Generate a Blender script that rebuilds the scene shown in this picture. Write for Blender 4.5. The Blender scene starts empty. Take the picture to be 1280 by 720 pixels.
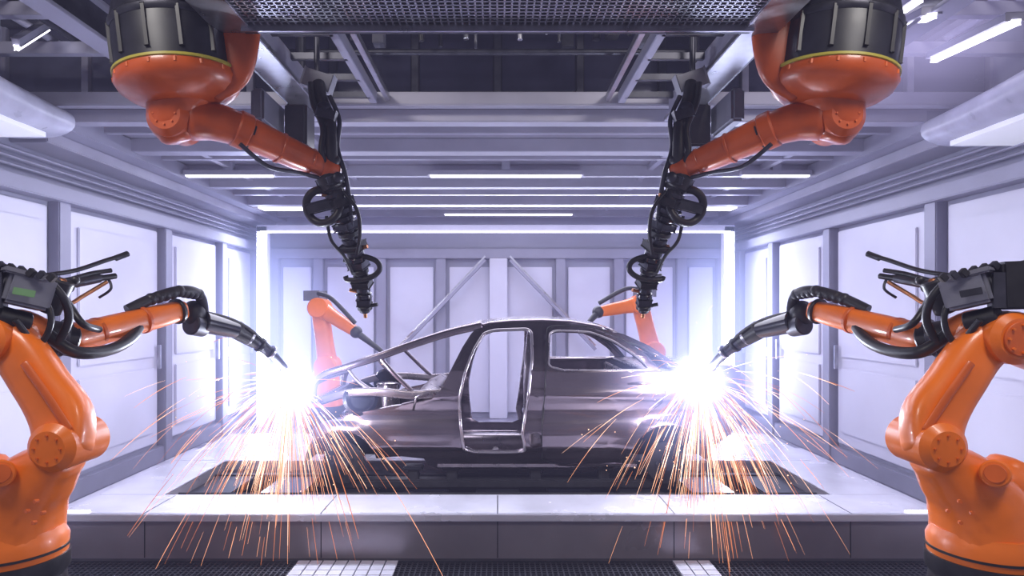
import bpy, bmesh, math, random
from mathutils import Vector, Matrix
from mathutils.geometry import tessellate_polygon
random.seed(7)
F=820.0; CU=622.0; CV=390.0; HC=1.92
scene=bpy.context.scene
def W(u,v,d): return Vector(((u-CU)/F*d, d, HC+(CV-v)/F*d))

# ---------------- materials ----------------
def mat(name,col,rough=0.4,metal=0.0,var=0.12,nscale=6.0,coat=0.0,bump=0.0,em=None,es=0.0,spec=0.5):
    m=bpy.data.materials.new(name); m.use_nodes=True
    nt=m.node_tree; b=nt.nodes['Principled BSDF']
    tc=nt.nodes.new('ShaderNodeTexCoord'); nz=nt.nodes.new('ShaderNodeTexNoise')
    nz.inputs['Scale'].default_value=nscale; nz.inputs['Detail'].default_value=4
    nt.links.new(tc.outputs['Object'],nz.inputs['Vector'])
    cr=nt.nodes.new('ShaderNodeValToRGB')
    cr.color_ramp.elements[0].position=0.3; cr.color_ramp.elements[1].position=0.7
    cr.color_ramp.elements[0].color=(*[c*(1-var) for c in col],1)
    cr.color_ramp.elements[1].color=(*[min(1,c*(1+var)) for c in col],1)
    nt.links.new(nz.outputs['Fac'],cr.inputs['Fac']); nt.links.new(cr.outputs['Color'],b.inputs['Base Color'])
    mr=nt.nodes.new('ShaderNodeMapRange'); mr.inputs['To Min'].default_value=max(0.02,rough-0.07); mr.inputs['To Max'].default_value=min(1,rough+0.07)
    nt.links.new(nz.outputs['Fac'],mr.inputs['Value']); nt.links.new(mr.outputs['Result'],b.inputs['Roughness'])
    b.inputs['Metallic'].default_value=metal; b.inputs['Coat Weight'].default_value=coat
    b.inputs['Specular IOR Level'].default_value=spec
    if em:
        b.inputs['Emission Color'].default_value=(*em,1); b.inputs['Emission Strength'].default_value=es
    return m
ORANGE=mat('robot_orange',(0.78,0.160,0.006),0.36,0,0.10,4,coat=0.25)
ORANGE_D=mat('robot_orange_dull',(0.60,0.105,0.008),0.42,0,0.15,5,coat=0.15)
ORANGE_SHADED=mat('robot_orange_shaded',(0.50,0.080,0.008),0.34,0,0.15,5,coat=0.3)  # robot orange with overhead shade put into the base colour
BLACK=mat('black_rubber',(0.016,0.015,0.018),0.42,0,0.3,12)
BLACKG=mat('black_gloss',(0.010,0.010,0.018),0.2,0,0.3,8,coat=0.4)
DOME=mat('dome_black',(0.014,0.014,0.022),0.42,0,0.3,8)
DGREY=mat('dark_steel',(0.06,0.06,0.075),0.4,0.7,0.25,10)
STEEL=mat('bright_steel',(0.45,0.45,0.5),0.3,0.9,0.15,10)
COPPER=mat('copper',(0.5,0.22,0.10),0.35,0.9,0.2,20)
YELLOW=mat('yellow_ring',(0.42,0.36,0.05),0.4)
GREYBOX=mat('grey_box',(0.17,0.17,0.21),0.45,0.2)
CAR=mat('car_body_paint',(0.25,0.205,0.235),0.21,0.93,0.07,3,coat=0.4)
CARIN=mat('car_inner_metal',(0.30,0.26,0.28),0.28,0.9,0.2,6)
CARRIM=mat('car_flange_metal',(0.42,0.38,0.41),0.28,0.9,0.1,6)
WALL=mat('wall_panel',(0.36,0.36,0.46),0.55,0,0.06,1.5)
WALLW=mat('wall_door_panel',(0.66,0.65,0.76),0.38,0,0.06,1.0)
FRAME=mat('wall_frame',(0.30,0.295,0.38),0.45,0.2,0.08,2)
CEIL=mat('ceiling_panel',(0.26,0.25,0.32),0.5,0.1,0.12,1.2)
BEAM=mat('ceiling_beam',(0.37,0.36,0.44),0.4,0.3,0.1,2)
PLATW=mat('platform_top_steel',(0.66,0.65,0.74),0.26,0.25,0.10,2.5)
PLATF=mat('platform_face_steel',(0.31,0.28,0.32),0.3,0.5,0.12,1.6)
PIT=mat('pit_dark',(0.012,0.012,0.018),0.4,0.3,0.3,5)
FLOORM=mat('floor_concrete',(0.26,0.25,0.32),0.25,0.0,0.15,1.5)
FLOORD=mat('floor_dark',(0.03,0.03,0.035),0.5,0.2,0.3,5)
GLASSD=mat('dark_glass',(0.05,0.05,0.09),0.12,0.3,0.6,1.3,coat=0.5)
LED=mat('led_tube',(0.9,0.9,1),0.5,em=(0.72,0.78,1.0),es=24)
STRIP=mat('strip_lamp',(0.9,0.9,1),0.5,em=(0.9,0.88,1.0),es=3)
LENS=mat('hood_lens_mat',(0.8,0.8,0.9),0.4,em=(0.85,0.88,1.0),es=.35)
WHITEP=mat('white_shell',(0.5,0.5,0.62),0.3,0)
ARC=mat('arc_core',(1,1,1),0.5,em=(0.85,0.88,1.0),es=60)
LEDG=mat('indicator_green',(0.1,0.2,0.1),0.5,em=(0.5,0.9,0.3),es=.06)

# ---------------- helpers ----------------
def empty(name,loc=(0,0,0)):
    e=bpy.data.objects.new(name,None); e.location=loc; e.empty_display_size=0.2
    scene.collection.objects.link(e); return e
def link(me,name,m,parent=None,smooth=True,angle=35):
    if smooth:
        for p in me.polygons: p.use_smooth=True
        try: me.set_sharp_from_angle(angle=math.radians(angle))
        except Exception: pass
    ob=bpy.data.objects.new(name,me); scene.collection.objects.link(ob)
    if m: me.materials.append(m)
    if parent:
        ob.parent=parent; ob.matrix_parent_inverse=Matrix.Translation(-Vector(parent.location))
    return ob
def from_bm(bm,name,m,parent=None,smooth=True,angle=35):
    bmesh.ops.recalc_face_normals(bm,faces=bm.faces[:])
    me=bpy.data.meshes.new(name); bm.to_mesh(me); bm.free()
    return link(me,name,m,parent,smooth,angle)
def box(name,x0,x1,y0,y1,z0,z1,m,parent=None,bev=0.0):
    bm=bmesh.new(); c=Vector(((x0+x1)/2,(y0+y1)/2,(z0+z1)/2))
    bmesh.ops.create_cube(bm,size=1)
    for v in bm.verts: v.co=Vector((v.co.x*(x1-x0),v.co.y*(y1-y0),v.co.z*(z1-z0)))+c
    if bev: bmesh.ops.bevel(bm,geom=bm.edges[:],offset=bev,segments=2,affect='EDGES')
    return from_bm(bm,name,m,parent)
def frame_z(d,ref=None):
    z=d.normalized(); r=ref or Vector((0,0,1))
    if abs(z.dot(r))>0.96: r=Vector((1,0,0)) if abs(z.x)<0.9 else Vector((0,1,0))
    x=r.cross(z).normalized(); y=z.cross(x)
    return x,y,z
def boxb(name,p1,p2,w,h,m,parent=None,bev=0.004,ref=None):
    p1=Vector(p1);p2=Vector(p2); x,y,z=frame_z(p2-p1,ref); L=(p2-p1).length; c=(p1+p2)/2
    bm=bmesh.new(); bmesh.ops.create_cube(bm,size=1)
    for v in bm.verts: v.co=c+x*v.co.x*w+y*v.co.y*h+z*v.co.z*L
    if bev: bmesh.ops.bevel(bm,geom=bm.edges[:],offset=bev,segments=2,affect='EDGES')
    return from_bm(bm,name,m,parent)
def rings(name,prof,origin,axis,m,parent=None,n=32,ref=None):
    """lathe: prof=[(t along axis, radius)]"""
    x,y,z=frame_z(Vector(axis),ref); o=Vector(origin); bm=bmesh.new(); R=[]
    for t,r in prof:
        R.append([bm.verts.new(o+z*t+x*math.cos(2*math.pi*i/n)*r+y*math.sin(2*math.pi*i/n)*r) for i in range(n)])
    for a,b in zip(R,R[1:]):
        for i in range(n): bm.faces.new((a[i],a[(i+1)%n],b[(i+1)%n],b[i]))
    bm.faces.new(R[0][::-1]); bm.faces.new(R[-1])
    return from_bm(bm,name,m,parent)
def cyl(name,p1,p2,r,m,parent=None,r2=None,n=28,bev=None):
    p1=Vector(p1);p2=Vector(p2); L=(p2-p1).length; r2=r if r2 is None else r2
    b=min(r,r2,L)*0.12 if bev is None else bev
    return rings(name,[(0,r-b),(b,r),(L-b,r2),(L,r2-b)],p1,p2-p1,m,parent,n)
def sweep(name,pts,rad,m,parent=None,n=28,ex=2.0,ref=None,cap=True,sub=6):
    """smooth superellipse sweep through points (catmull-rom)"""
    P=[Vector(p) for p in pts]; A=[(r,r) if not isinstance(r,tuple) else r for r in rad]
    Q=[];B=[]
    for i in range(len(P)-1):
        p0=P[max(i-1,0)];p1=P[i];p2=P[i+1];p3=P[min(i+2,len(P)-1)]
        for k in range(sub):
            t=k/sub
            Q.append(0.5*((2*p1)+(p2-p0)*t+(2*p0-5*p1+4*p2-p3)*t*t+(3*p1-p0-3*p2+p3)*t**3))
            s=t*t*(3-2*t); B.append((A[i][0]*(1-s)+A[i+1][0]*s,A[i][1]*(1-s)+A[i+1][1]*s))
    Q.append(P[-1]);B.append(A[-1])
    if cap:
        d0=(Q[0]-Q[1]).normalized(); d1=(Q[-1]-Q[-2]).normalized()
        q0=Q[0];b0=B[0];q1=Q[-1];b1=B[-1]; pre=[];pb=[];po=[];pob=[]
        for a in (80,55,28):
            a=math.radians(a); k=0.45
            pre.append(q0+d0*min(b0)*k*math.sin(a)); pb.append((b0[0]*(0.45+0.55*math.cos(a)),b0[1]*(0.45+0.55*math.cos(a))))
        for a in (28,55,80):
            a=math.radians(a); k=0.45
            po.append(q1+d1*min(b1)*k*math.sin(a)); pob.append((b1[0]*(0.45+0.55*math.cos(a)),b1[1]*(0.45+0.55*math.cos(a))))
        Q=pre+Q+po;B=pb+B+pob
    bm=bmesh.new();R=[]; px=None
    for i,q in enumerate(Q):
        d=(Q[min(i+1,len(Q)-1)]-Q[max(i-1,0)]).normalized()
        if px is None: x,y,z=frame_z(d,ref)
        else:
            x=(px-d*px.dot(d)).normalized(); y=d.cross(x)
        px=x; ring=[]
        for k in range(n):
            a=2*math.pi*k/n; c=math.cos(a);s=math.sin(a)
            cc=math.copysign(abs(c)**(2/ex),c); ss=math.copysign(abs(s)**(2/ex),s)
            ring.append(bm.verts.new(q+x*cc*B[i][0]+y*ss*B[i][1]))
        R.append(ring)
    for a,b in zip(R,R[1:]):
        for i in range(n): bm.faces.new((a[i],a[(i+1)%n],b[(i+1)%n],b[i]))
    bm.faces.new(R[0][::-1]);bm.faces.new(R[-1])
    return from_bm(bm,name,m,parent,angle=50)
def tube(name,pts,r,m,parent=None,n=10): return sweep(name,pts,[r]*len(pts),m,parent,n=n,cap=False,sub=7)
def ball(name,c,r,m,parent=None,sc=(1,1,1)):
    bm=bmesh.new(); bmesh.ops.create_uvsphere(bm,u_segments=32,v_segments=18,radius=1)
    for v in bm.verts: v.co=Vector((v.co.x*r*sc[0],v.co.y*r*sc[1],v.co.z*r*sc[2]))+Vector(c)
    return from_bm(bm,name,m,parent)
def bolts(name,c,axis,R,n,m,parent,r=0.012,h=0.02):
    x,y,z=frame_z(Vector(axis)); bm=bmesh.new(); c=Vector(c)
    for i in range(n):
        a=2*math.pi*i/n; o=c+x*math.cos(a)*R+y*math.sin(a)*R
        ret=bmesh.ops.create_cone(bm,segments=6,radius1=r,radius2=r,depth=h,cap_ends=True)
        for v in ret['verts']: v.co=o+x*v.co.x+y*v.co.y+z*v.co.z
    return from_bm(bm,name,m,parent,smooth=False)

# ================= ROOM =================
WX=4.4; YB=12.0; ZC=3.75; YF=-3.0
box('floor',-WX-0.1,WX+0.1,YF,YB+0.1,-0.1,0,FLOORM)
def side_wall(side):
    s=-1 if side=='left' else 1
    r=empty('wall_'+side,(s*WX,6,0))
    X=lambda a:s*a
    def bx(n,a,b,y0,y1,z0,z1,m,bev=0.0):
        xs=sorted((X(a),X(b))); box(n,xs[0],xs[1],y0,y1,z0,z1,m,r,bev)
    bx('shell',WX,WX+0.12,YF,YB,0,ZC+1.6,WALL)
    ys=[0.2,2.3,4.4,6.5,8.55,10.3,11.7]
    for i,y in enumerate(ys):
        bx('post_%d'%i,WX-0.12,WX,y-0.09,y+0.09,0,3.15,FRAME,0.01)
    for i in range(len(ys)-1):
        y0=ys[i]+0.16;y1=ys[i+1]-0.16
        bx('panel_%d'%i,WX-0.05,WX,y0,y1,0.25,2.95,WALLW,0.012)
        bx('panel_inset_%d'%i,WX-0.075,WX-0.05,y0+0.12,y1-0.12,1.35,2.80,WALLW,0.01)
        bx('panel_low_%d'%i,WX-0.075,WX-0.05,y0+0.12,y1-0.12,0.4,1.22,WALLW,0.01)
        bx('handle_%d'%i,WX-0.12,WX-0.075,y1-0.07,y1-0.03,1.2,1.5,STEEL,0.005)
    bx('head_beam',WX-0.18,WX,YF,YB,3.0,3.14,FRAME,0.01)
    bx('kick_plate',WX-0.10,WX,YF,YB,0,0.2,FRAME,0.01)
    bx('upper_ledge',WX-0.35,WX,5.9,YB,3.45,3.56,BEAM,0.01)
    bx('cable_duct',WX-0.55,WX-0.28,5.9,YB,3.56,3.74,FRAME,0.01)
    for i in range(3):
        tube('pipe_%d'%i,[(X(WX-0.06),YF,3.24+0.07*i),(X(WX-0.06),YB,3.24+0.07*i)],0.018,FRAME,r)
side_wall('left');side_wall('right')
bw=empty('wall_back',(0,YB,0))
box('shell',-WX,WX,YB,YB+0.12,0,ZC+0.1,WALL,bw)
def bx_px(n,u0,u1,v0,v1,y0,y1,m,par,bev=0.01):
    a=W(u0,v0,YB);b=W(u1,v1,YB); box(n,a.x,b.x,y0,y1,b.z,a.z,m,par,bev)
for i,u in enumerate([345,400,478,552,622,700,772,850,900]):
    bx_px('post_%d'%i,u-6,u+6,322,521,YB-0.14,YB,FRAME,bw)
us=[345,400,478,552,622,700,772,850,900]
for i in range(8):
    bx_px('panel_%d'%i,us[i]+10,us[i+1]-10,334,515,YB-0.05,YB,WALLW,bw)
bx_px('lintel',330,912,312,324,YB-0.18,YB,FRAME,bw)
bx_px('centre_post',612,634,324,521,YB-0.22,YB-0.1,WALLW,bw)
for s in (-1,1):
    boxb('brace',(s*0.22,YB-0.25,2.85),(s*1.75,YB-0.25,1.25),0.15,0.05,FRAME,bw)
    boxb('brace_edge',(s*0.22,YB-0.28,2.92),(s*1.75,YB-0.28,1.32),0.02,0.03,STEEL,bw)
# ceiling
ce=empty('ceiling',(0,9,ZC))
box('slab',-WX,WX,5.85,YB+0.1,ZC,ZC+0.12,CEIL,ce)
for i,(y,w,h) in enumerate([(5.98,0.16,0.12),(6.45,0.07,0.08),(7.0,0.20,0.14),(7.55,0.07,0.08),(8.2,0.10,0.14),(8.85,0.16,0.16),(9.6,0.10,0.12),(10.2,0.22,0.18),(10.9,0.10,0.12),(11.5,0.14,0.16)]):
    box('cross_beam_%d'%i,-WX+0.3,WX-0.3,y-w/2,y+w/2,ZC-h,ZC,BEAM,ce,0.008)
for i,x in enumerate([-3.3,-1.9,1.9,3.3]):
    box('joist_%d'%i,x-0.04,x+0.04,5.9,YB,ZC-0.07,ZC,BEAM,ce,0.005)
def strip(x0,x1,y,w=0.09,z=None):
    z=z or ZC-0.16
    p=empty('strip_light',((x0+x1)/2,y,z))
    box('housing',x0-0.03,x1+0.03,y-w,y+w,z,z+0.06,BEAM,p,0.005)
    box('diffuser',x0,x1,y-w*0.8,y+w*0.8,z-0.02,z,STRIP,p)
    box('bracket',(x0+x1)/2-0.05,(x0+x1)/2+0.05,y-0.04,y+0.04,z+0.06,ZC,FRAME,p)
strip(-3.8,-2.75,8.02,0.045);strip(-0.82,1.02,8.02,0.05);strip(3.0,3.8,8.02,0.045)
strip(-0.9,1.27,11.2,0.06);strip(-3.8,-3.1,10.55,0.18);strip(3.25,3.8,10.55,0.18)
# LED portal
pt=empty('led_portal_frame',(0,11,0))
YP=10.9
xl=W(327,0,YP).x; xr=W(912,0,YP).x; zt=W(0,290,YP).z
for n,x in (('l',xl),('r',xr)):
    box('post_'+n,x-0.09,x+0.09,YP,YP+0.16,0,zt+0.1,WALLW,pt,0.01)
    box('tube_'+n,x-0.05,x+0.05,YP-0.05,YP,0.2,zt,LED,pt)
box('lintel',xl-0.09,xr+0.09,YP,YP+0.16,zt,zt+0.12,FRAME,pt,0.01)
box('tube_top',xl,xr,YP-0.04,YP,zt-0.014,zt+0.014,STRIP,pt)

# upper clerestory (front, higher bay)
ub=empty('wall_upper',(0,5.9,4.5))
box('shell',-WX,WX,5.9,6.0,ZC+0.12,ZC+1.7,PIT,ub)
for i in range(13):
    x=-WX+i*(2*WX/12)
    box('mullion_%d'%i,x-0.03,x+0.03,5.82,5.9,ZC+0.1,ZC+1.7,DGREY if 3<i<9 else FRAME,ub,0.004)
    if i<12:
        for k in range(2):
            box('glazing_%d_%d'%(i,k),x+0.04,x+0.69,5.86,5.9,ZC+0.14+k*0.62,ZC+0.70+k*0.62,GLASSD,ub)
box('sill_beam',-WX,WX,5.74,5.85,ZC-0.02,ZC+0.10,BEAM,ub,0.01)
box('transom',-WX,WX,5.8,5.9,ZC+0.70,ZC+0.76,DGREY,ub,0.005)
c2=empty('ceiling_upper',(0,3,5.4))
box('slab',-WX,WX,YF,6.0,5.42,5.5,PIT,c2)
for i in range(7):
    y=2.2+i*0.55
    box('truss_%d'%i,-WX,WX,y-0.05,y+0.05,5.1,5.42,DGREY,c2,0.01)
for s in (-1,1):
    g=empty('side_girder',(s*3,3,4.1))
    box('web',s*3.0-0.03,s*3.0+0.03,1.5,5.7,3.95,4.2,DGREY,g,0.005)
    box('flange_low',s*3.0-0.09,s*3.0+0.09,1.5,5.7,3.93,3.96,FRAME,g,0.004)
    box('flange_top',s*3.0-0.09,s*3.0+0.09,1.5,5.7,4.19,4.22,FRAME,g,0.004)
    for k in range(5):
        box('outrigger_%d'%k,min(s*3.03,s*(WX-.01)),max(s*3.03,s*(WX-.01)),2.6+k*.7,2.68+k*.7,4.05,4.15,FRAME,g,0.004)
    for k in range(3):
        cyl('conduit_%d'%k,(s*(3.3+.2*k),1.5,4.18),(s*(3.3+.2*k),5.7,4.18),.03,[STEEL,DGREY,FRAME][k],g,n=12)
def fl(u0,v0,u1,v1,d0,d1,w=.05):
    a=W(u0,v0,d0);b=W(u1,v1,d1); p=empty('fluorescent_fitting',(a+b)/2)
    boxb('housing',a+Vector((0,0,.04)),b+Vector((0,0,.04)),w*2.4,.05,FRAME,p); boxb('tube',a,b,w,.03,STRIP,p)
fl(1105,48,1165,20,5.3,4.4);fl(1168,75,1270,28,5.3,4.3);fl(1105,30,1150,0,5.3,4.4,.03)
fl(20,60,60,35,4.6,5.3,.02)
pm=empty('overhead_pipework',(0,5.2,4.5))
for i in range(26):
    x=-1.35+i*0.108+random.uniform(-.02,.02); y=5.35+random.uniform(-.3,.35); z=random.uniform(4.0,4.35)
    m=random.choice([DGREY,BLACK,STEEL,DGREY,GREYBOX])
    if i%3==0: box('valve_box_%d'%i,x-0.05,x+0.05,y-0.06,y+0.06,z,z+random.uniform(.1,.25),m,pm,0.006)
    else: cyl('drop_pipe_%d'%i,(x,y,z),(x,y,5.4),random.uniform(.01,.035),m,pm,n=12)
for i in range(5):
    cyl('cross_pipe_%d'%i,(-2.6,5.3-0.2*(i%3),4.02+0.14*i),(2.6,5.3-0.2*(i%3),4.02+0.14*i),0.025+0.01*(i%2),[DGREY,STEEL,DGREY,BLACK,DGREY][i],pm,n=12)
# gantry with mesh walkway
ga=empty('overhead_gantry',(0,4,3.6))
for s in (-1,1):
    x=s*1.56
    box('main_rail_%d'%s,x-0.07,x+0.07,1.2,5.72,3.62,3.80,FRAME,ga,0.008)
    box('rail_flange_%d'%s,x-0.11,x+0.11,1.2,5.72,3.58,3.62,STEEL,ga,0.005)
    box('rail_outer_%d'%s,x+s*0.22-0.025,x+s*0.22+0.025,1.2,5.72,3.70,3.80,DGREY,ga,0.005)
    x=s*1.08
    box('inner_rail_%d'%s,x-0.03,x+0.03,3.9,5.72,3.74,3.84,FRAME,ga,0.005)
    box('inner_rail_b_%d'%s,x-s*0.12-0.02,x-s*0.12+0.02,3.9,5.72,3.76,3.82,STEEL,ga,0.005)
    for k in range(5):
        y=3.9+k*0.42
        box('tie_%d_%d'%(s,k),min(x,s*1.56),max(x,s*1.56),y-0.02,y+0.02,3.74,3.79,DGREY,ga,0.004)
    cyl('hanger_%d'%s,(s*1.56,5.2,3.8),(s*1.56,5.2,5.4),0.04,DGREY,ga)
    box('drop_bracket_%d'%s,s*1.62-0.09,s*1.62+0.09,5.25,5.5,3.25,3.6,BLACK,ga,0.02)
    box('bracket_plate_%d'%s,s*1.80-0.05,s*1.80+0.05,4.9,5.4,3.35,3.6,GREYBOX,ga,0.02)
box('end_beam',-1.5,1.5,3.84,3.90,3.57,3.70,DGREY,ga,0.008)
box('end_lip',-1.5,1.5,3.83,3.845,3.56,3.60,STEEL,ga)
bm=bmesh.new()
def addbar(bm,x0,x1,y0,y1,z0,z1):
    r=bmesh.ops.create_cube(bm,size=1)
    for v in r['verts']: v.co=Vector(((x0+x1)/2+v.co.x*(x1-x0),(y0+y1)/2+v.co.y*(y1-y0),(z0+z1)/2+v.co.z*(z1-z0)))
for i in range(73): addbar(bm,-1.46+i*0.0405-0.005,-1.46+i*0.0405+0.005,2.6,3.84,3.60,3.62)
for i in range(31): addbar(bm,-1.48,1.48,2.62+i*0.0405-0.005,2.62+i*0.0405+0.005,3.60,3.62)
from_bm(bm,'mesh_walkway',STEEL,ga,smooth=False)
box('walkway_tray',-1.48,1.48,2.6,3.84,3.72,3.75,DGREY,ga)
for s in (-1,1):
    h=empty('lamp_hood',(s*3.9,5.2,3.4))
    c=W(1290 if s>0 else -45,132 if s>0 else 120,5.0)
    sweep('hood_shell',[c+Vector((-0.0,-1.2,0.1)),c+Vector((0,0,0)),c+Vector((0,0.7,0))],[(0.42,0.20),(0.42,0.17),(0.40,0.14)],WHITEP,h,ex=2.4)
    cyl('hood_stem',c+Vector((0,-0.2,0.1)),Vector((c.x,c.y-.2,5.42)),0.04,FRAME,h)
    box('hood_lens',c.x-0.28,c.x+0.28,c.y-0.6,c.y+0.5,c.z-0.18,c.z-0.14,LENS,h)

# ================= PLATFORM =================
pf=empty('assembly_platform',(0,6,0))
PZ=0.37; PX=3.36; RX=2.82
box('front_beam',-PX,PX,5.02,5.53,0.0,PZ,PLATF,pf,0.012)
box('front_deck',-PX,PX,5.0,5.53,PZ,PZ+0.012,PLATW,pf,0.004)
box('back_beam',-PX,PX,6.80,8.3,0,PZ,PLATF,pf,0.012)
box('back_deck',-PX,PX,6.80,8.3,PZ,PZ+0.012,PLATW,pf,0.004)
for s in (-1,1):
    a,b=sorted((s*RX,s*PX))
    box('side_beam_%d'%s,a,b,5.53,6.8,0,PZ,PLATF,pf,0.012)
    box('side_deck_%d'%s,a,b,5.53,6.8,PZ,PZ+0.012,PLATW,pf,0.004)
    a,b=sorted((s*PX,s*(PX+0.5)))
    box('apron_%d'%s,a,b,5.3,8.3,0,0.2,PLATW,pf,0.02)
    # marker lamp at the end of the deck
    box('end_lamp_%d'%s,s*3.24-0.1,s*3.24+0.1,5.03,5.06,PZ+.012,PZ+0.024,STRIP,pf)
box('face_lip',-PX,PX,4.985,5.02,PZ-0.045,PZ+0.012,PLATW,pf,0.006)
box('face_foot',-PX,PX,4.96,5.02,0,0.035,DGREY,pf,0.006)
for i in range(5):
    x=-2.7+i*1.35
    box('seam_%d'%i,x-0.004,x+0.004,5.0,5.5,PZ+0.010,PZ+0.0135,DGREY,pf)
    box('face_seam_%d'%i,x-0.003,x+0.003,5.015,5.022,0.04,PZ-0.05,DGREY,pf)
box('pit_floor',-RX,RX,5.53,6.8,0.02,0.08,PIT,pf)
for i in range(2):
    y=5.72+i*0.85
    box('pit_rail_%d'%i,-RX,RX,y-0.05,y+0.05,0.08,0.30,PIT,pf,0.01)
for i in range(9):
    x=-2.6+i*0.65
    box('pit_slat_%d'%i,x-0.2,x+0.2,5.55,6.78,0.22,0.29,BLACKG if i%2 else PIT,pf,0.01)
for i in range(3):
    cyl('pit_hose_%d'%i,(-RX,5.6+0.1*i,0.31),(RX,5.6+0.1*i,0.31),0.014,BLACK,pf,n=8)
gr=empty('floor_grating',(0,4.6,0))
box('grate_bed',-3.6,3.6,3.6,4.96,0.0,0.012,FLOORD,gr)
bm=bmesh.new()
for i in range(180): addbar(bm,-3.6+i*0.04-0.005,-3.6+i*0.04+0.005,3.7,4.95,0.012,0.03)
for i in range(32): addbar(bm,-3.6,3.6,3.7+i*0.04-0.005,3.7+i*0.04+0.005,0.012,0.028)
from_bm(bm,'grate_bars',DGREY,gr,smooth=False)
bm=bmesh.new()
for (x0,x1) in ((-1.5,-0.74),(1.32,1.68)):
    n=int((x1-x0)/0.095)
    for i in range(n):
        for j in range(5): addbar(bm,x0+i*0.095,x0+i*0.095+0.085,4.5+j*0.092,4.5+j*0.092+0.082,0.03,0.045)
from_bm(bm,'grate_plates',PLATW,gr,smooth=False)

# ================= CAR =================
KY=5.86; KW=1.74; S=140.0
def px(u,v): return ((u-CU)/S, HC+(CV-v)/S)
car=empty('car_body_shell',(0.1,KY+KW/2,0.4))
FA=px(425,583); RA=px(838,583)
BELT=px(0,466)[1]
def ylat(s,z):
    y=0.0; t=z-BELT
    if t>0: y+=0.40*t+0.25*t*t
    if z<0.95: y+=0.16*((0.95-z)/0.5)**2
    y-=0.026*math.exp(-((z-1.18)/0.05)**2)
    y-=0.014*math.exp(-((z-0.70)/0.035)**2)
    y+=0.045*math.exp(-((z-1.0)/0.10)**2)
    k=abs(s-0.1)/2.2; y+=0.16*k**5
    for c,R in ((FA,0.32),(RA,0.37)):
        r=math.hypot(s-c[0],z-c[1]); y-=0.045*math.exp(-((r-R)/0.06)**2)
    return y+0.03
def arc(c,R,a0,a1,n=16):
    return [(c[0]+R*math.cos(math.radians(a0+(a1-a0)*i/n)),c[1]+R*math.sin(math.radians(a0+(a1-a0)*i/n))) for i in range(n+1)]
def smooth_poly(pts,it=1):
    for _ in range(it):
        q=[]
        for i in range(len(pts)):
            a=pts[i];b=pts[(i+1)%len(pts)]
            q+= [(a[0]*.85+b[0]*.15,a[1]*.85+b[1]*.15),(a[0]*.15+b[0]*.85,a[1]*.15+b[1]*.85)]
        pts=q
    return pts
def panel(name,loops,off,thick,m,side,step=0.045,flat=None,yfun=None):
    flatl=[p for l in loops for p in l]
    tris=tessellate_polygon([[Vector((p[0],p[1],0)) for p in l] for l in loops])
    bm=bmesh.new(); vs=[bm.verts.new((p[0],0,p[1])) for p in flatl]
    for t in tris:
        try: bm.faces.new([vs[i] for i in t])
        except ValueError: pass
    xs=[p[0] for p in flatl]; zs=[p[1] for p in flatl]
    z=min(zs)+step/2
    while z<max(zs):
        bmesh.ops.bisect_plane(bm,geom=bm.verts[:]+bm.edges[:]+bm.faces[:],plane_co=(0,0,z),plane_no=(0,0,1)); z+=step
    x=min(xs)+step
    while x<max(xs):
        bmesh.ops.bisect_plane(bm,geom=bm.verts[:]+bm.edges[:]+bm.faces[:],plane_co=(x,0,0),plane_no=(1,0,0)); x+=step*2
    bmesh.ops.remove_doubles(bm,verts=bm.verts[:],dist=1e-4)
    yf=yfun or ylat
    for v in bm.verts:
        y=yf(v.co.x,v.co.z)+off
        v.co.y = KY+y if side=='near' else KY+KW-y
    bmesh.ops.recalc_face_normals(bm,faces=bm.faces[:])
    sgn=sum(f.normal.y*f.calc_area() for f in bm.faces)
    want=-1 if side=='near' else 1
    if sgn*want<0: bmesh.ops.reverse_faces(bm,faces=bm.faces[:])
    me=bpy.data.meshes.new(name); bm.to_mesh(me); bm.free()
    ob=link(me,name,m,car,True,40)
    so=ob.modifiers.new('thickness','SOLIDIFY'); so.thickness=thick; so.offset=-1; so.use_even_offset=False
    be=ob.modifiers.new('edge','BEVEL'); be.width=0.006; be.segments=2; be.limit_method='ANGLE'; be.angle_limit=math.radians(60)
    return ob
roofpx=[(596,409),(612,405),(640,402.5),(680,401.5),(716,403),(752,409),(786,419),(816,433),(838,448),(852,459)]
deckpx=[(880,461),(915,459),(932,462),(938,478)]
outer=[px(*p) for p in [(388,560),(385,540),(400,529),(440,519),(500,508),(540,499),(551,486),(563,463),(577,435),(587,419)]+roofpx+deckpx+[(935,520),(920,548),(900,560)]]
outer+=arc(RA,0.365,22,180,20)
outer+=[px(*p) for p in [(780,588),(700,592),(620,593),(545,592),(533,586),(528,577),(500,574)]]
outer+=arc(FA,0.315,10,168,18)
doorhole=smooth_poly([px(*p) for p in [(580,568),(575,530),(574,500),(581,466),(592,438),(604,418),(618,413.5),(660,412),(666,417),(666,450),(661,490),(657,520),(653,545),(657,568)]],1)
rwin=smooth_poly([px(*p) for p in [(686,463),(689,418),(698,414),(742,416),(772,428),(798,446),(814,463)]],1)
qwin=smooth_poly([px(*p) for p in [(784,428),(802,433),(828,448),(843,463),(824,463),(804,444)]],1)
bslot=smooth_poly([px(*p) for p in [(661,544),(672,541),(680,548),(680,560),(664,563)]],1)
rdoor=smooth_poly([px(*p) for p in [(679,583),(678,540),(681,500),(683,464),(686,411),(698,408),(744,410),(780,424),(810,444),(828,464),(833,488),(829,505),(806,523),(789,545),(781,570),(778,584)]],1)
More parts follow.
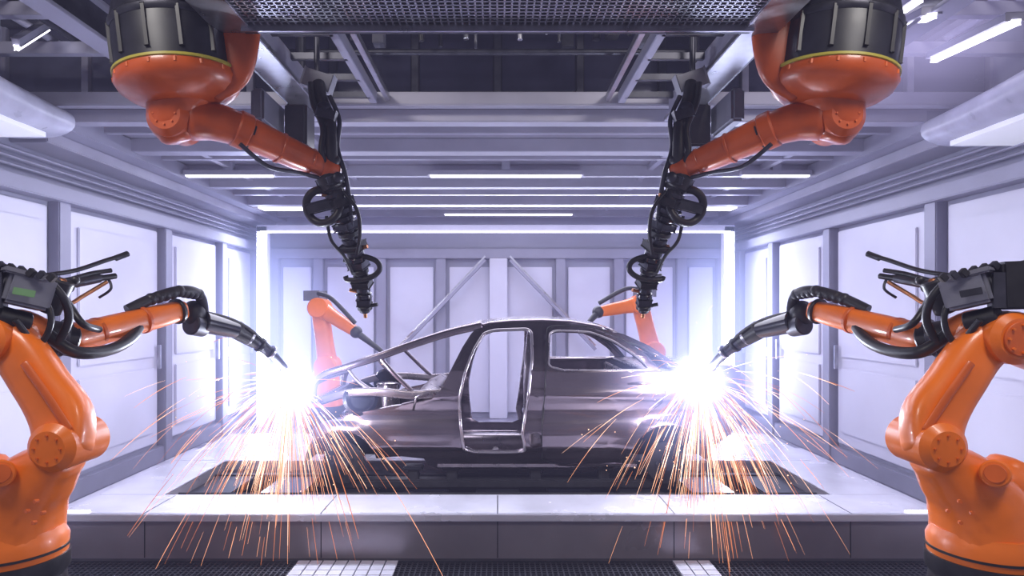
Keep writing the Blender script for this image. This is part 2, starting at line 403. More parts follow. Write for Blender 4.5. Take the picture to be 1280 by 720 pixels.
for side in ('near','far'):
    panel('body_side_'+side,[outer,doorhole,rwin,qwin,bslot],0,0.035,CAR,side)
    panel('rear_door_'+side,[rdoor,rwin],-0.018,0.016,CAR,side)
    def P(u,v,d=0.0):
        s,z=px(u,v); y=ylat(s,z)+d
        return Vector((s,KY+y if side=='near' else KY+KW-y,z))
    def rim(name,loop,r,d,m):
        pts=[]
        for s,z in loop+[loop[0]]:
            y=ylat(s,z)+d; pts.append(Vector((s,KY+y if side=='near' else KY+KW-y,z)))
        sweep(name,pts,[r]*len(pts),m,car,n=8,cap=False,sub=2)
    rim('door_flange_'+side,doorhole,0.014,0.0,CARRIM)
    rim('door_seam_'+side,rdoor,0.007,0.0,BLACK)
    rim('window_flange_'+side,rwin,0.010,-0.012,CARRIM)
    rim('quarter_flange_'+side,qwin,0.009,0.0,BLACK)
    sweep('a_pillar_'+side,[P(600,408,0.02),P(560,417,0.02),P(515,431,0.02),P(470,447,0.03),P(430,460,0.06),P(400,470,0.10),P(384,484,0.14),P(380,506,0.16)],[(.036,.036)]*4+[(.038,.032)]*4,CAR,car,ex=3,n=16)
    sweep('fender_rail_'+side,[P(553,492,0.05),P(515,495,0.07),P(470,492,0.10),P(430,494,0.14),P(392,506,0.18)],[(.03,.04)]*5,CARIN,car,ex=4,n=16)
    sweep('front_strut_brace_'+side,[P(470,447,0.04),P(490,468,0.06),P(515,492,0.08)],[(.02,.02)]*3,CAR,car,ex=3,n=12)
    sweep('front_strut_brace_b_'+side,[P(430,462,0.08),P(445,480,0.1),P(470,495,0.12)],[(.018,.018)]*3,CARIN,car,ex=3,n=12)
    sweep('b_pillar_inner_'+side,[P(674,416,0.05),P(670,470,0.07),P(670,520,0.08),P(674,575,0.07)],[(.04,.035),(.04,.04),(.05,.04),(.09,.05)],CARIN,car,ex=4,n=16)
    sweep('sill_box_'+side,[P(545,582,0.07),P(660,583,0.07),P(782,582,0.07)],[(.06,.05)]*3,CAR,car,ex=4,n=16)
    sweep('frame_rail_'+side,[P(392,548,0.42),P(450,548,0.42),P(510,560,0.42),P(560,585,0.40),P(640,588,0.38)],[(.045,.06)]*5,CARIN,car,ex=4,n=16)
    sy=1 if side=='near' else -1
    for k,(c,nm) in enumerate(((FA,'front'),(RA,'rear'))):
        yb=KY+0.20 if side=='near' else KY+KW-0.20
        cyl('%s_hub_%s'%(nm,side),(c[0],yb-sy*0.05,c[1]),(c[0],yb+sy*0.16,c[1]),0.16,BLACKG,car,n=32)
        cyl('%s_brake_disc_%s'%(nm,side),(c[0],yb-sy*0.07,c[1]),(c[0],yb-sy*0.05,c[1]),0.19,BLACK,car,n=36)
        cyl('%s_hub_cap_%s'%(nm,side),(c[0],yb-sy*0.12,c[1]),(c[0],yb-sy*0.05,c[1]),0.06,DGREY,car)
        bolts('%s_studs_%s'%(nm,side),(c[0],yb-sy*0.09,c[1]),(0,1,0),0.09,5,DGREY,car)
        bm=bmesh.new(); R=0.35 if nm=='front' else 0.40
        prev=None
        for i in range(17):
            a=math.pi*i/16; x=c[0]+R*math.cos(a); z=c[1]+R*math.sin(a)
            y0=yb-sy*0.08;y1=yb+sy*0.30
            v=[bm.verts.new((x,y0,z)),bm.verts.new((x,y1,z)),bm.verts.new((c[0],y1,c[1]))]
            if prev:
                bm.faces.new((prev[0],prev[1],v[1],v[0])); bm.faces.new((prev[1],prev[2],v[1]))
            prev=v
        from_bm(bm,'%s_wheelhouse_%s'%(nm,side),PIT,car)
    tc=P(452,505,0.30)
    cyl('strut_tower_'+side,(tc.x,tc.y,FA[1]+0.25),(tc.x,tc.y,tc.z+0.03),0.15,CARIN,car,r2=0.11)
    rings('strut_ring_'+side,[(0,0.12),(0.02,0.12),(0.03,0.09),(0.03,0.07),(0.0,0.06)],(tc.x,tc.y,tc.z+0.02),(0,0,1),CAR,car)
    rings('headlamp_ring_'+side,[(0,0.15),(0.05,0.16),(0.06,0.13),(0.03,0.09),(.03,.01)],P(446,503,0.16)-Vector((0,sy*0.03,0)),(0.1,-sy,0.35),BLACKG,car)
    sweep('door_handle_'+side,[P(786,480,-0.02),P(800,479,-0.045),P(815,480,-0.02)],[.008,.012,.008],CAR,car,n=10)
def lat_surface(name,pp,m,crown=0.05,thick=0.02,inset=0.0,n=14):
    bm=bmesh.new();rows=[]
    for (u,v) in pp:
        s,z=px(u,v); y0=ylat(s,z)+inset; row=[]
        for j in range(n+1):
            t=j/n; row.append(bm.verts.new((s,KY+y0+(KW-2*y0)*t,z+crown*math.sin(math.pi*t)**0.8)))
        rows.append(row)
    for a,b in zip(rows,rows[1:]):
        for j in range(n): bm.faces.new((a[j],a[j+1],b[j+1],b[j]))
    ob=from_bm(bm,name,m,car,angle=60)
    so=ob.modifiers.new('t','SOLIDIFY'); so.thickness=thick; so.offset=0
    return ob
lat_surface('roof_skin',[(596,409.5),(612,405.5),(640,403),(680,402),(716,403.5),(752,409.5),(768,414)],CAR,0.035)
lat_surface('rear_header',[(764,413),(776,417)],CARIN,0.035)
lat_surface('trunk_deck',[(842,452),(856,461),(880,462.5),(915,460.5),(932,463.5),(937,480),(934,520),(920,548)],CAR,0.03)
lat_surface('rear_shelf',[(806,464),(856,464)],CARIN,0.0)
lat_surface('windshield_header',[(588,412),(600,408.5)],CARIN,0.035,0.04)
lat_surface('cowl',[(553,500),(535,490),(520,497),(515,515)],CARIN,0.03)
lat_surface('firewall',[(552,500),(545,530),(540,560),(560,588)],CARIN,0.0,inset=0.06)
lat_surface('radiator_support_top',[(380,505),(392,505)],CAR,0.0,0.05,inset=0.12)
lat_surface('radiator_support_low',[(388,552),(400,552)],CARIN,0.0,0.06,inset=0.12)
lat_surface('hood_lead_bar',[(382,487),(390,481)],CAR,0.02,0.03,inset=0.12)
box('floor_pan',px(545,0)[0],px(800,0)[0],KY+0.14,KY+KW-0.14,0.50,0.53,CARIN,car)
sweep('tunnel',[(-0.6,KY+KW/2,0.54),(0.3,KY+KW/2,0.54),(1.1,KY+KW/2,0.54)],[(.13,.14)]*3,CARIN,car,ex=3)
box('rear_seat_riser',px(706,0)[0],px(716,0)[0],KY+0.15,KY+KW-0.15,0.53,0.78,CARIN,car,0.01)
box('rear_bulkhead',px(790,0)[0],px(795,0)[0],KY+0.18,KY+KW-0.18,0.6,1.36,CARIN,car,0.01)
cyl('dash_beam',(px(560,0)[0],KY+0.1,1.12),(px(560,0)[0],KY+KW-0.1,1.12),0.035,STEEL,car)
for k in range(3):
    box('seat_crossmember_%d'%k,-0.35+0.3*k,-0.29+0.3*k,KY+0.14,KY+KW-0.14,0.53,0.58,CARIN,car,0.008)
sk=empty('car_carrier_skid',(0,6.7,0.3))
for s_ in (-0.78,-0.42,0.35,0.98):
    box('post',s_-0.05,s_+0.05,KY+0.19,KY+0.31,0.29,0.49,BLACK,sk,0.01)
    box('pad',s_-0.09,s_+0.09,KY+0.17,KY+0.33,0.46,0.495,PIT,sk,0.01)
box('runner_near',-1.5,1.6,KY+0.16,KY+0.30,0.30,0.38,BLACK,sk,0.015)
for s_ in (-0.78,0.98):
    box('post_far',s_-0.05,s_+0.05,KY+KW-0.36,KY+KW-0.24,PZ+0.012,0.495,BLACK,sk,0.01)

# ================= LOWER ROBOTS =================
def lower_robot(sgn,ox=0.0):
    def T(u,v,d): 
        p=W(u,v,d); return Vector((p.x*sgn+ox,p.y,p.z))
    b=T(1232,640,3.4); r=empty('welding_robot',(b.x,b.y,0))
    o=Vector((b.x,b.y,0))
    rings('pedestal',[(0,.34),(.03,.36),(.08,.36),(.1,.30),(.55,.25),(.58,.27),(.66,.27)],o,(0,0,1),BLACK,r,40)
    bolts('pedestal_bolts',o+Vector((0,0,.1)),(0,0,1),.33,10,STEEL,r,r=.016)
    rings('turntable',[(0,.24),(.02,.26),(.10,.265),(.13,.25),(.16,.24)],o+Vector((0,0,.64)),(0,0,1),ORANGE,r,44)
    rings('turntable_gap',[(0,.268),(.012,.268)],o+Vector((0,0,.69)),(0,0,1),BLACK,r,44)
    sh=T(1160,554,3.35)
    sweep('shoulder_casting',[o+Vector((0,0,.72)),T(1222,635,3.4),T(1198,600,3.38),T(1170,574,3.36)],[(.235,.235),(.21,.215),(.165,.18),(.11,.14)],ORANGE,r,ex=2.6,ref=Vector((0,1,0)))
    sweep('casting_back',[T(1235,655,3.45),T(1255,605,3.45),T(1265,585,3.45)],[(.20,.20),(.16,.17),(.10,.12)],ORANGE,r,ex=2.6,ref=Vector((0,1,0)))
    cyl('shoulder_motor',T(1244,592,3.30),T(1244,592,3.14),.065,ORANGE,r)
    cyl('shoulder_motor_cap',T(1244,592,3.15),T(1244,592,3.13),.045,ORANGE_D,r)
    bolts('casting_bolts',T(1200,640,3.17),(-.3,-1,0.1),.05,4,ORANGE_D,r,r=.010)
    cyl('shoulder_joint',sh+Vector((0,-.15,0)),sh+Vector((0,.2,0)),.122,ORANGE,r,n=44,bev=.035)
    bolts('shoulder_bolts',sh+Vector((0,-.15,0)),(0,1,0),.065,8,ORANGE_D,r,r=.006)
    el=T(1243,422,3.4)
    sweep('lower_arm',[sh+Vector((0,-.03,-.02)),T(1166,522,3.36),T(1192,480,3.37),T(1220,440,3.38),el],[(.130,.10),(.142,.10),(.125,.095),(.12,.09),(.12,.10)],ORANGE,r,ex=3.2,ref=Vector((0,1,0)))
    sweep('arm_rib',[T(1158,537,3.25),T(1186,494,3.25),T(1214,454,3.26)],[(.022,.010)]*3,ORANGE_D,r,n=12,ref=Vector((0,1,0)))
    cyl('elbow_joint',el+Vector((0,-.17,0)),el+Vector((0,.17,0)),.13,ORANGE,r,n=44,bev=.03)
    cyl('elbow_cover',el+Vector((0,-.185,0)),el+Vector((0,-.17,0)),.085,ORANGE_D,r,n=36)
    bolts('elbow_bolts',el+Vector((0,-.188,0)),(0,1,0),.068,8,ORANGE,r,r=.007)
    sweep('elbow_housing',[T(1300,430,3.5),T(1262,420,3.45),T(1225,408,3.5),T(1190,415,3.58)],[(.14,.15),(.13,.13),(.09,.09),(.07,.07)],ORANGE,r,ex=2.8)
    cyl('gearbox',T(1196,418,3.58),T(1150,426,3.72),.092,BLACK,r,n=36)
    cyl('gearbox_flange',T(1170,422,3.66),T(1163,423,3.68),.105,DGREY,r,n=36)
    boxb('wire_feeder',T(1182,370,3.45),T(1240,356,3.30),.17,.17,GREYBOX,r,.015)
    boxb('feeder_lid',T(1186,350,3.42),T(1242,336,3.28),.16,.03,GREYBOX,r,.008)
    boxb('feeder_display',T(1200,368,3.29),T(1228,363,3.23),.01,.035,LEDG if sgn<0 else DGREY,r,.002)
    boxb('valve_block',T(1243,358,3.35),T(1300,356,3.30),.2,.24,BLACK,r,.012)
    for k in range(4): boxb('valve_fin_%d'%k,T(1246+k*10,340,3.26),T(1246+k*10,385,3.26),.012,.04,DGREY,r,.002)
    cyl('axis_motor_a',T(1184,390,3.55),T(1165,350,3.55),.06,BLACK,r)
    cyl('axis_motor_b',T(1208,404,3.42),T(1250,394,3.30),.055,BLACK,r)
    for k in range(6):
        boxb('feeder_clip_%d'%k,T(1176+k*13,350-k*3,3.30),T(1182+k*13,344-k*3,3.30),.03,.04,DGREY if k%2 else BLACK,r,.003)
    fa=T(1158,424,3.70); fb=T(1018,388,4.42)
    sweep('forearm',[fa,fa.lerp(fb,.3),fa.lerp(fb,.7),fb],[(.085,.085),(.075,.08),(.068,.075),(.062,.066)],ORANGE,r,ex=2.8)
    for k,t in enumerate((.22,.62,.96)):
        q=fa.lerp(fb,t);d=(fb-fa).normalized()
        cyl('forearm_band_%d'%k,q-d*.012,q+d*.012,.086,ORANGE_D if k<2 else BLACK,r,n=32)
    q=fa.lerp(fb,.42)+Vector((0,-.08,-.005)); cyl('forearm_cap',q,q+Vector((0,-.02,0)),.03,ORANGE_D,r)
    w1=T(1002,392,4.55)
    ball('wrist',w1,.08,BLACK,r,(1,1,1.15))
    cyl('wrist_flange',T(1006,405,4.5),T(990,408,4.62),.075,DGREY,r)
    cyl('torch_clutch',T(992,402,4.58),T(950,412,4.85),.078,BLACKG,r,r2=.066)
    cyl('torch_grip',T(955,410,4.82),T(925,428,5.0),.064,BLACK,r,r2=.05)
    sweep('torch_neck',[T(928,426,4.98),T(908,440,5.12),T(893,455,5.26),T(884,466,5.38)],[.046,.040,.034,.026],DGREY,r,n=16)
    cyl('torch_nozzle',T(890,459,5.30),T(880,470,5.42),.036,STEEL,r,r2=.022)
    tube('torch_cable',[T(985,392,4.6),T(955,400,4.78),T(930,414,4.92),T(906,436,5.08)],.018,BLACK,r)
    for k in range(4):
        q=T(948,412,4.87).lerp(T(905,440,5.12),k/3); d=(T(905,440,5.12)-T(948,412,4.87)).normalized()
        cyl('torch_collar_%d'%k,q-d*.01,q+d*.012,.068-.005*k,STEEL if k%2 else BLACK,r)
    tube('hose_main',[T(1185,418,3.5),T(1150,440,3.55),T(1110,438,3.75),T(1082,424,3.95),T(1070,404,4.1),T(1082,388,4.1)],.034,BLACK,r)
    tube('hose_wrist',[T(1085,388,4.08),T(1055,374,4.2),T(1020,364,4.35),T(996,368,4.5),T(990,390,4.6),T(996,408,4.6)],.036,BLACK,r,12)
    for k in range(9):
        t=k/8; q=[T(1055,374,4.2),T(1020,364,4.35),T(996,368,4.5)]
        p=q[0].lerp(q[1],t*2) if t<.5 else q[1].lerp(q[2],t*2-1)
        ball('hose_ridge_%d'%k,p,.040,BLACK,r)
    tube('cable_long',[T(1086,318,4.0),T(1110,325,3.9),T(1150,338,3.7),T(1195,345,3.5),T(1240,350,3.4)],.013,BLACK,r)
    tube('cable_b',[T(1100,345,3.95),T(1130,350,3.8),T(1165,358,3.6),T(1200,362,3.5)],.018,BLACK,r)
    tube('cable_c',[T(1110,352,3.9),T(1140,370,3.8),T(1160,380,3.7),T(1200,376,3.45)],.012,COPPER,r)
    tube('cable_d',[T(1120,372,3.9),T(1105,360,3.9),T(1115,345,3.9),T(1150,350,3.7),T(1190,350,3.5)],.008,DGREY,r)
    tube('cable_e',[T(1180,345,3.5),T(1155,385,3.6),T(1140,405,3.6),T(1120,412,3.75)],.02,BLACK,r)
    tube('cable_f',[T(1205,350,3.4),T(1180,395,3.4),T(1196,430,3.4),T(1225,400,3.3)],.016,BLACK,r)
    tube('cable_h',[T(1190,345,3.4),T(1165,372,3.45),T(1158,400,3.5),T(1172,430,3.5)],.022,BLACK,r)
    tube('cable_i',[T(1105,338,3.9),T(1130,342,3.8),T(1160,350,3.65),T(1190,356,3.5)],.014,BLACK,r)
    tube('cable_g',[T(1255,345,3.3),T(1285,330,3.3),T(1330,360,3.3)],.02,BLACK,r)
    cyl('cable_connector_a',T(1084,317,4.02),T(1100,323,3.95),.018,DGREY,r)
    cyl('cable_connector_b',T(1120,348,3.85),T(1150,354,3.7),.026,DGREY,r)
    cyl('cable_connector_c',T(1155,357,3.6),T(1180,360,3.5),.035,BLACK,r)
    for k in range(5):
        ball('cable_tie_%d'%k,T(1150+k*16,350+k*3,3.6-.05*k),.024,COPPER if k%2 else BLACK,r)
    tube('hose_base',[T(1285,430,3.4),T(1300,520,3.4),T(1290,600,3.45),T(1270,670,3.5)],.035,BLACK,r)
lower_robot(1,0.0)
lower_robot(-1,0.0)

# ================= OVERHEAD ROBOTS =================
def upper_robot(sgn,ox):
    def T(u,v,d):
        p=W(u,v,d); return Vector((p.x*sgn+ox,p.y,p.z))
    O=ORANGE_SHADED
    c=T(224,102,3.98); r=empty('ceiling_robot',(c.x,c.y,c.z))
    dn=(T(231,160,3.98)-c).normalized()
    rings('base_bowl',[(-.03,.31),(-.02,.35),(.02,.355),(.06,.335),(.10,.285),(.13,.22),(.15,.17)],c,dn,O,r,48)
    sweep('base_side_web',[T(288,-20,3.95),T(292,30,3.95),T(286,80,3.97),T(262,112,3.98)],[(.05,.16),(.055,.16),(.06,.15),(.05,.10)],O,r,ex=2.6)
    rings('motor_dome',[(-.62,.22),(-.50,.30),(-.36,.335),(-.20,.342),(-.03,.338)],c,dn,DOME,r,48)
    rings('dome_band',[(0,.340),(.012,.35),(.035,.35),(.05,.34)],c-dn*.34,dn,DGREY,r,48)
    for k in range(12):
        a=2*math.pi*k/12; x_,y_,z_=frame_z(dn)
        q=c-dn*.20+x_*math.cos(a)*.342+y_*math.sin(a)*.342
        boxb('dome_rib_%d'%k,q-dn*.12,q+dn*.12,.02,.02,BLACK,r,.004)
    rings('yellow_ring',[(0,.342),(.006,.358),(.020,.358),(.026,.342)],c-dn*.045,dn,YELLOW,r,48)
    bolts('bowl_bolts',c+dn*.0,dn,.350,16,ORANGE_D,r,r=.010,h=.025)
    rings('mount_flange',[(0,.30),(.05,.30)],c-dn*.68,dn,DGREY,r,40)
    cyl('ceiling_column',c-dn*.6,Vector((c.x,c.y,5.42)),.24,DGREY,r)
    j=T(220,150,4.0)
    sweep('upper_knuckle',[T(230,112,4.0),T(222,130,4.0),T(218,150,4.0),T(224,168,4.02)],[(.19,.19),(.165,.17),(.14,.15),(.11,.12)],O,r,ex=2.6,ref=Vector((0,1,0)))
    cyl('knuckle_joint',j+Vector((0,-.14,0)),j+Vector((0,.16,0)),.128,O,r,n=36,bev=.035)
    bolts('knuckle_bolts',j+Vector((0,-.14,0)),(0,1,0),.065,8,ORANGE_D,r,r=.006)
    sweep('arm_first',[T(240,150,4.02),T(270,153,4.08),T(302,163,4.15)],[(.13,.12),(.115,.11),(.105,.10)],O,r,ex=2.8)
    a=T(302,163,4.15);b=T(405,210,4.5)
    cyl('arm_collar',a.lerp(b,-.08),a.lerp(b,.08),.118,O,r,n=36)
    cyl('arm_collar_seal',a.lerp(b,.08),a.lerp(b,.10),.108,BLACK,r,n=36)
    sweep('arm_second',[a.lerp(b,.08),a.lerp(b,.5),a.lerp(b,.85),b],[(.105,.10),(.095,.09),(.088,.08),(.08,.08)],O,r,ex=2.8)
    for k,t in enumerate((.45,.82)):
        q=a.lerp(b,t); cyl('arm_band_%d'%k,q-(b-a)*.015,q+(b-a)*.015,.104-.01*k,O,r,n=32)
    ball('wrist',T(410,212,4.5),.09,O,r)
    cyl('wrist_flange',T(408,218,4.5),T(418,236,4.52),.085,BLACK,r)
    seq=[(414,225,4.52),(424,255,4.56),(434,285,4.62),(443,312,4.7),(449,335,4.76),(454,360,4.84),(456,384,4.9)]
    pts=[T(*q) for q in seq]
    sweep('gun_spine',pts,[(.06,.06),(.055,.055),(.05,.05),(.05,.05),(.042,.04),(.04,.04),(.03,.03)],BLACK,r,ex=4,n=16)
    mats=[DGREY,BLACKG,DGREY,BLACK,DGREY,BLACK]
    for k in range(20):
        t=k/19*(len(pts)-1); i=min(int(t),len(pts)-2); p=pts[i].lerp(pts[i+1],t-i); d=(pts[i+1]-pts[i]).normalized()
        rr=.082-.035*k/19+.008*(k%2)
        if k%3==0: boxb('gun_block_%d'%k,p-d*.02,p+d*.025,rr*2,rr*1.7,mats[k%6],r,.006)
        else: cyl('gun_collar_%d'%k,p-d*.016,p+d*.018,rr,mats[(k*5)%6],r,n=20)
    for k in range(9):
        t=k/8*(len(pts)-1.01); i=int(t); p=pts[i].lerp(pts[i+1],t-i)
        sd=(-1 if k%2 else 1)
        cyl('gun_fitting_%d'%k,p,p+Vector((sd*.10,-.03,.02)),.014,[STEEL,COPPER,BLACK][k%3],r,n=12)
    cyl('gun_tip',T(455,374,4.88),T(456,390,4.93),.038,DGREY,r)
    cyl('gun_electrode',T(456,388,4.92),T(457,397,4.94),.014,COPPER,r)
    tube('gun_bracket',[T(447,318,4.70),T(470,326,4.70),T(474,338,4.72),T(460,348,4.75),T(436,350,4.78),T(432,345,4.78)],.02,BLACK,r)
    lp=[];cc=T(404,258,4.5)
    for k in range(15):
        a_=2*math.pi*k/14; lp.append(cc+Vector((.115*math.cos(a_)*sgn,.02*math.sin(2*a_),.115*math.sin(a_))))
    tube('cable_loop',lp,.028,BLACK,r,12)
    boxb('loop_bracket',T(385,262,4.5),T(432,250,4.55),.05,.06,DGREY,r,.006)
    tube('cable_bundle_a',[T(398,104,4.55),T(402,125,4.5),T(412,150,4.48),T(414,190,4.46),T(418,225,4.5),T(426,255,4.52)],.042,BLACK,r,14)
    tube('cable_bundle_b',[T(388,104,4.5),T(392,130,4.46),T(404,160,4.44),T(402,190,4.42),T(412,220,4.46)],.022,BLACK,r)
    tube('cable_bundle_c',[T(412,120,4.5),T(424,150,4.5),T(422,185,4.5),T(432,220,4.5),T(438,260,4.55),T(440,300,4.6)],.016,DGREY,r)
    tube('cable_d',[T(430,240,4.5),T(446,262,4.5),T(450,290,4.55),T(446,318,4.62)],.013,BLACK,r)
    tube('cable_e',[T(408,270,4.52),T(414,300,4.55),T(430,320,4.62),T(440,340,4.7)],.012,BLACK,r)
    boxb('bundle_clamp',T(396,140,4.44),T(420,146,4.44),.05,.06,DGREY,r,.006)
    for k in range(5): ball('bundle_tie_%d'%k,T(405+k*4,135+k*22,4.48),.048,BLACK if k%2 else DGREY,r)
    boxb('hanger_bracket',T(380,96,4.6),T(416,108,4.6),.08,.12,GREYBOX,r,.01)
    q=T(396,100,4.6); cyl('hanger_rod',q,Vector((q.x,4.6,5.42)),.02,DGREY,r)
    tube('arm_hose',[T(300,180,4.0),T(335,208,4.15),T(370,215,4.3),T(398,222,4.42)],.014,DGREY,r)
upper_robot(1,0.0)
upper_robot(-1,18/F*4.5)

# ================= BACKGROUND ROBOTS =================
def back_robot(bx_,by,pts):
    r=empty('background_robot',(bx_,by,0)); o=Vector((bx_,by,0))
    rings('pedestal',[(0,.32),(.05,.34),(.1,.28),(.5,.25),(.55,.3),(.62,.3)],o,(0,0,1),BLACK,r)
    P=[Vector(p) for p in pts]
    sweep('carousel',[o+Vector((0,0,.6)),o+Vector((0,0,.85)),P[0]],[(.26,.26),(.22,.22),(.15,.16)],ORANGE,r,ex=2.8,ref=Vector((0,1,0)))
    cyl('shoulder',P[0]+Vector((0,-.18,0)),P[0]+Vector((0,.18,0)),.16,ORANGE,r)
    sweep('lower_arm',[P[0],P[0].lerp(P[1],.5),P[1]],[(.14,.1),(.12,.09),(.12,.1)],ORANGE,r,ex=3,ref=Vector((0,1,0)))
    cyl('elbow',P[1]+Vector((0,-.16,0)),P[1]+Vector((0,.16,0)),.14,ORANGE,r)
    sweep('forearm',[P[1],P[1].lerp(P[2],.5),P[2]],[(.12,.12),(.09,.09),(.07,.07)],ORANGE,r,ex=2.8)
    ball('wrist',P[2],.085,BLACK,r)
    sweep('torch',[P[2],P[2].lerp(P[3],.6),P[3]],[.05,.035,.015],BLACK,r)
    d=(P[1]-P[2]).normalized()
    boxb('feeder',P[1]+Vector((0,0,.17))-Vector((d.x,d.y,0))*.05,P[1]+Vector((0,0,.17))+Vector((d.x,d.y,0)).normalized()*.2,.18,.12,GREYBOX,r,.01)
    tube('hose',[P[1]+Vector((0,-.1,.2)),P[1].lerp(P[2],.4)+Vector((0,-.12,.25)),P[2]+Vector((0,-.05,.12))],.03,BLACK,r)
back_robot(W(405,0,9.2).x,9.2,[W(410,458,9.2),W(400,385,9.1),W(445,415,8.9),W(485,445,8.8)])
back_robot(W(800,0,9.4).x,9.4,[W(815,440,9.4),W(800,380,9.3),W(748,390,9.1),W(728,412,8.9)])

# ================= WELD ARCS, GLOW VOLUMES, SPARKS =================
WL=W(362,482,5.45); WR=W(874,476,5.45)
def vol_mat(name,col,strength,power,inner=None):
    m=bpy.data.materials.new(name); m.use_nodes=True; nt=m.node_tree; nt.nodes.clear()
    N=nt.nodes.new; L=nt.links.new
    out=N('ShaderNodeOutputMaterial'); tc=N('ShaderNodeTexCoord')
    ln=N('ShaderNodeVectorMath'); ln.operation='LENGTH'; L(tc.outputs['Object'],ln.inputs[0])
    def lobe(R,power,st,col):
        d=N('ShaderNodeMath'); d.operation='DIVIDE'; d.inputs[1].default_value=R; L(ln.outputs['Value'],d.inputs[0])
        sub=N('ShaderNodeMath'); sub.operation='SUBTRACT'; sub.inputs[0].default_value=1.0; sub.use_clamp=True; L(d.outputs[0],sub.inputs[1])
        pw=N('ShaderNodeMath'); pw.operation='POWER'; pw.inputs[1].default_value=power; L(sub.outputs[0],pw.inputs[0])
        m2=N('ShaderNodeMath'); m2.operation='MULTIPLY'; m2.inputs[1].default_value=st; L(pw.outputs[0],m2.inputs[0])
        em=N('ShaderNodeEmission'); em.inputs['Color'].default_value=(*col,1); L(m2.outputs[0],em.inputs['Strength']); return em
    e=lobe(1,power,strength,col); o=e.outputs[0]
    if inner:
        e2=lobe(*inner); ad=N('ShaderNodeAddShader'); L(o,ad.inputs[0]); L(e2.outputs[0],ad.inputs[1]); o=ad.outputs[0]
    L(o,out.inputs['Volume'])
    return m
def glow_volume(name,c,r,col,st,pw,parent,inner=None):  # emission-only sphere: imitates glow in the air, scatters no light
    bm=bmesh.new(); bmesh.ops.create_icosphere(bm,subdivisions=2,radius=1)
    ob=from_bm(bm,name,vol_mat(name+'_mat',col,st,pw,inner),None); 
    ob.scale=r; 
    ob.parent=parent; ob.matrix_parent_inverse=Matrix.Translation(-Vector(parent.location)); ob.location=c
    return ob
SPM=[]
for i,(col,st) in enumerate([((1,.30,.12),.9),((1,.42,.22),1.6),((1,.58,.38),2.4),((1,.76,.60),4.0)]):
    m=bpy.data.materials.new('spark_%d'%i); m.use_nodes=True; nt=m.node_tree; nt.nodes.clear()
    out=nt.nodes.new('ShaderNodeOutputMaterial'); em=nt.nodes.new('ShaderNodeEmission')
    em.inputs['Color'].default_value=(*col,1); em.inputs['Strength'].default_value=st
    nt.links.new(em.outputs[0],out.inputs['Surface']); SPM.append(m)
def sparks_obj(c,par,n,seed,bias):
    rnd=random.Random(seed); bm=bmesh.new()
    for i in range(n):
        el=rnd.gauss(-0.70,0.60); az=rnd.uniform(0,2*math.pi)
        sp=rnd.uniform(1.2,4.6)
        front=rnd.random()<.38
        d=Vector((math.cos(az)*math.cos(el),math.sin(az)*math.cos(el)*0.7-0.15,math.sin(el)))
        if front: d.y=-abs(d.y)*.5-.35; d.x*=.6
        d.x+=bias*rnd.random()*0.4
        v=d*sp; t0=rnd.uniform(0.0,.30)*(0.3 if (rnd.random()<.35 and not front) else 1); dt=rnd.uniform(.04,.18); k=7; P=[]
        for j in range(k+1):
            t=t0+dt*j/k; p=c+v*t+Vector((0,0,-4.9*t*t)); P.append(p)
        if P[-1].y>5.8: continue
        P=[p for p in P if p.z>(0.39 if p.y>4.98 else .03)]
        if len(P)<3: continue
        rad=rnd.uniform(.0010,.0024)*(1.0 if rnd.random()<.9 else 1.5); heat=rnd.uniform(.15,1)**1.2; prev=None
        for j,p in enumerate(P):
            tt=(P[min(j+1,len(P)-1)]-P[max(j-1,0)]).normalized(); x,y,z=frame_z(tt)
            f=math.sin(math.pi*(j+.5)/len(P))**.6; R=rad*f
            ring=[bm.verts.new(p+x*R*math.cos(a)+y*R*math.sin(a)) for a in (0,2.094,4.189)]
            dist=(p-c).length; h=heat*max(.4,1.3-dist*0.6); mi=min(3,max(0,int(h*4)))
            if prev:
                for a in range(3):
                    f_=bm.faces.new((prev[a],prev[(a+1)%3],ring[(a+1)%3],ring[a])); f_.material_index=mi
            prev=ring
    for i in range(90):
        az=rnd.uniform(0,6.28);rr=rnd.uniform(.1,1.0)
        p=c+Vector((math.cos(az)*rr,-abs(math.sin(az))*rr*.5,rnd.uniform(-1.05,.25)))
        if p.z<.42: continue
        ret=bmesh.ops.create_icosphere(bm,subdivisions=1,radius=rnd.uniform(.002,.006))
        for q in ret['verts']:
            q.co+=p
            for f_ in q.link_faces: f_.material_index=2
    ob=from_bm(bm,'spark_trails',SPM[0],par,smooth=False)
    for m in SPM[1:]: ob.data.materials.append(m)
for c,seed,bias in ((WL,3,-.3),(WR,11,.5)):
    sp=empty('weld_sparks',c); sparks_obj(c,sp,640,seed,bias)
    wa=empty('weld_arc',c)
    ball('arc_core',c,.04,ARC,wa)
    glow_volume('arc_glow',c,(.95,.85,.95),(.42,.48,1.0),2.7,2.2,wa,inner=(.34,3.0,44,(.80,.84,1.0)))  # arc glare painted as an emissive volume with a hot inner lobe
    l=bpy.data.lights.new('arc_light','POINT'); l.energy=165; l.color=(.78,.84,1); l.shadow_soft_size=.06
    lo=bpy.data.objects.new('arc_light',l); scene.collection.objects.link(lo); lo.parent=wa; lo.location=Vector((0,-.12,.05))
hz=empty('haze_glow',(0,10,1.8))  # group of added emissive volumes imitating lit haze
glow_volume('portal_glow_l',Vector((xl+.3,10.2,2.0)),(1.3,1.0,1.75),(.42,.50,1.0),1.3,1.5,hz)  # bloom of the left LED tube, put in as an emissive volume
glow_volume('portal_glow_r',Vector((xr-.3,10.2,2.0)),(1.3,1.0,1.75),(.42,.50,1.0),1.3,1.5,hz)  # bloom of the right LED tube, also an emissive volume
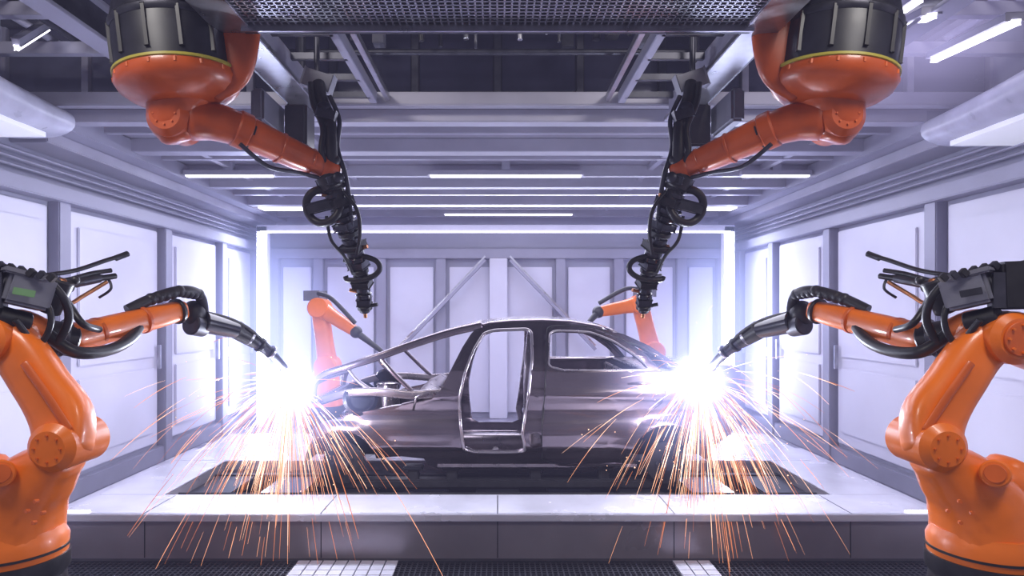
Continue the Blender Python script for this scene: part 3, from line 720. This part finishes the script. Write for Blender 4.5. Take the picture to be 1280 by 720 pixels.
glow_volume('upper_bay_glow',Vector((3.15,4.9,4.1)),(1.2,.8,1.0),(.62,.56,1.0),.8,1.4,hz)  # added emissive glow that brightens the upper right bay
m=bpy.data.materials.new('cell_glow'); m.use_nodes=True; nt=m.node_tree; nt.nodes.clear()  # uniform emissive box: lavender haze brightness added with depth, no scattering
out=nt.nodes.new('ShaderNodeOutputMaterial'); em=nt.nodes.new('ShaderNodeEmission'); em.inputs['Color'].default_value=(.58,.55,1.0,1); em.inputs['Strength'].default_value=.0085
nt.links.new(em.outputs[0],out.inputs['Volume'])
box('cell_glow',-WX+.01,WX-.01,2.0,11.7,.02,5.4,m,hz)

# ================= LIGHTS =================
def area(name,loc,size,energy,col,rot=(0,0,0),sy=None):
    l=bpy.data.lights.new(name,'AREA'); l.energy=energy; l.color=col; l.size=size
    if sy: l.shape='RECTANGLE'; l.size_y=sy
    o=bpy.data.objects.new(name,l); scene.collection.objects.link(o); o.location=loc; o.rotation_euler=rot; return o
area('ceiling_fill',(0,9.9,3.5),6,110,(.84,.82,1),sy=2.5)  # added area light filling the rear of the cell, no fixture modelled
area('ceiling_fill',(0,6.9,3.5),5,105,(.86,.85,1),sy=1.2)  # added area light brightening the side walls, no fixture modelled
area('ceiling_fill',(-2.6,1.2,5.0),1.2,110,(1,.95,.92),(math.radians(25),0,0),sy=1.2)  # added front fill, left, out of frame; no fixture modelled
area('ceiling_fill',(2.6,1.2,5.0),1.2,110,(1,.95,.92),(math.radians(25),0,0),sy=1.2)  # added front fill, right, out of frame; no fixture modelled
area('back_wall_fill',(0,10.6,3.4),6,85,(.77,.80,1),(math.radians(-50),0,0),sy=.4)  # added fill light near the back wall, not a modelled lamp
w=bpy.data.worlds.new('World'); scene.world=w; w.use_nodes=True
w.node_tree.nodes['Background'].inputs[0].default_value=(.62,.60,.82,1); w.node_tree.nodes['Background'].inputs[1].default_value=.30
scene.view_settings.view_transform='Standard'
# camera
cd=bpy.data.cameras.new('camera'); cam=bpy.data.objects.new('camera',cd); scene.collection.objects.link(cam)
cd.sensor_width=36; cd.lens=F/1280*36; cd.shift_x=(640-CU)/1280; cd.shift_y=(CV-360)/1280
cam.location=(0,0,HC); cam.rotation_euler=(math.radians(90),0,0); cd.clip_start=.05
scene.camera=cam
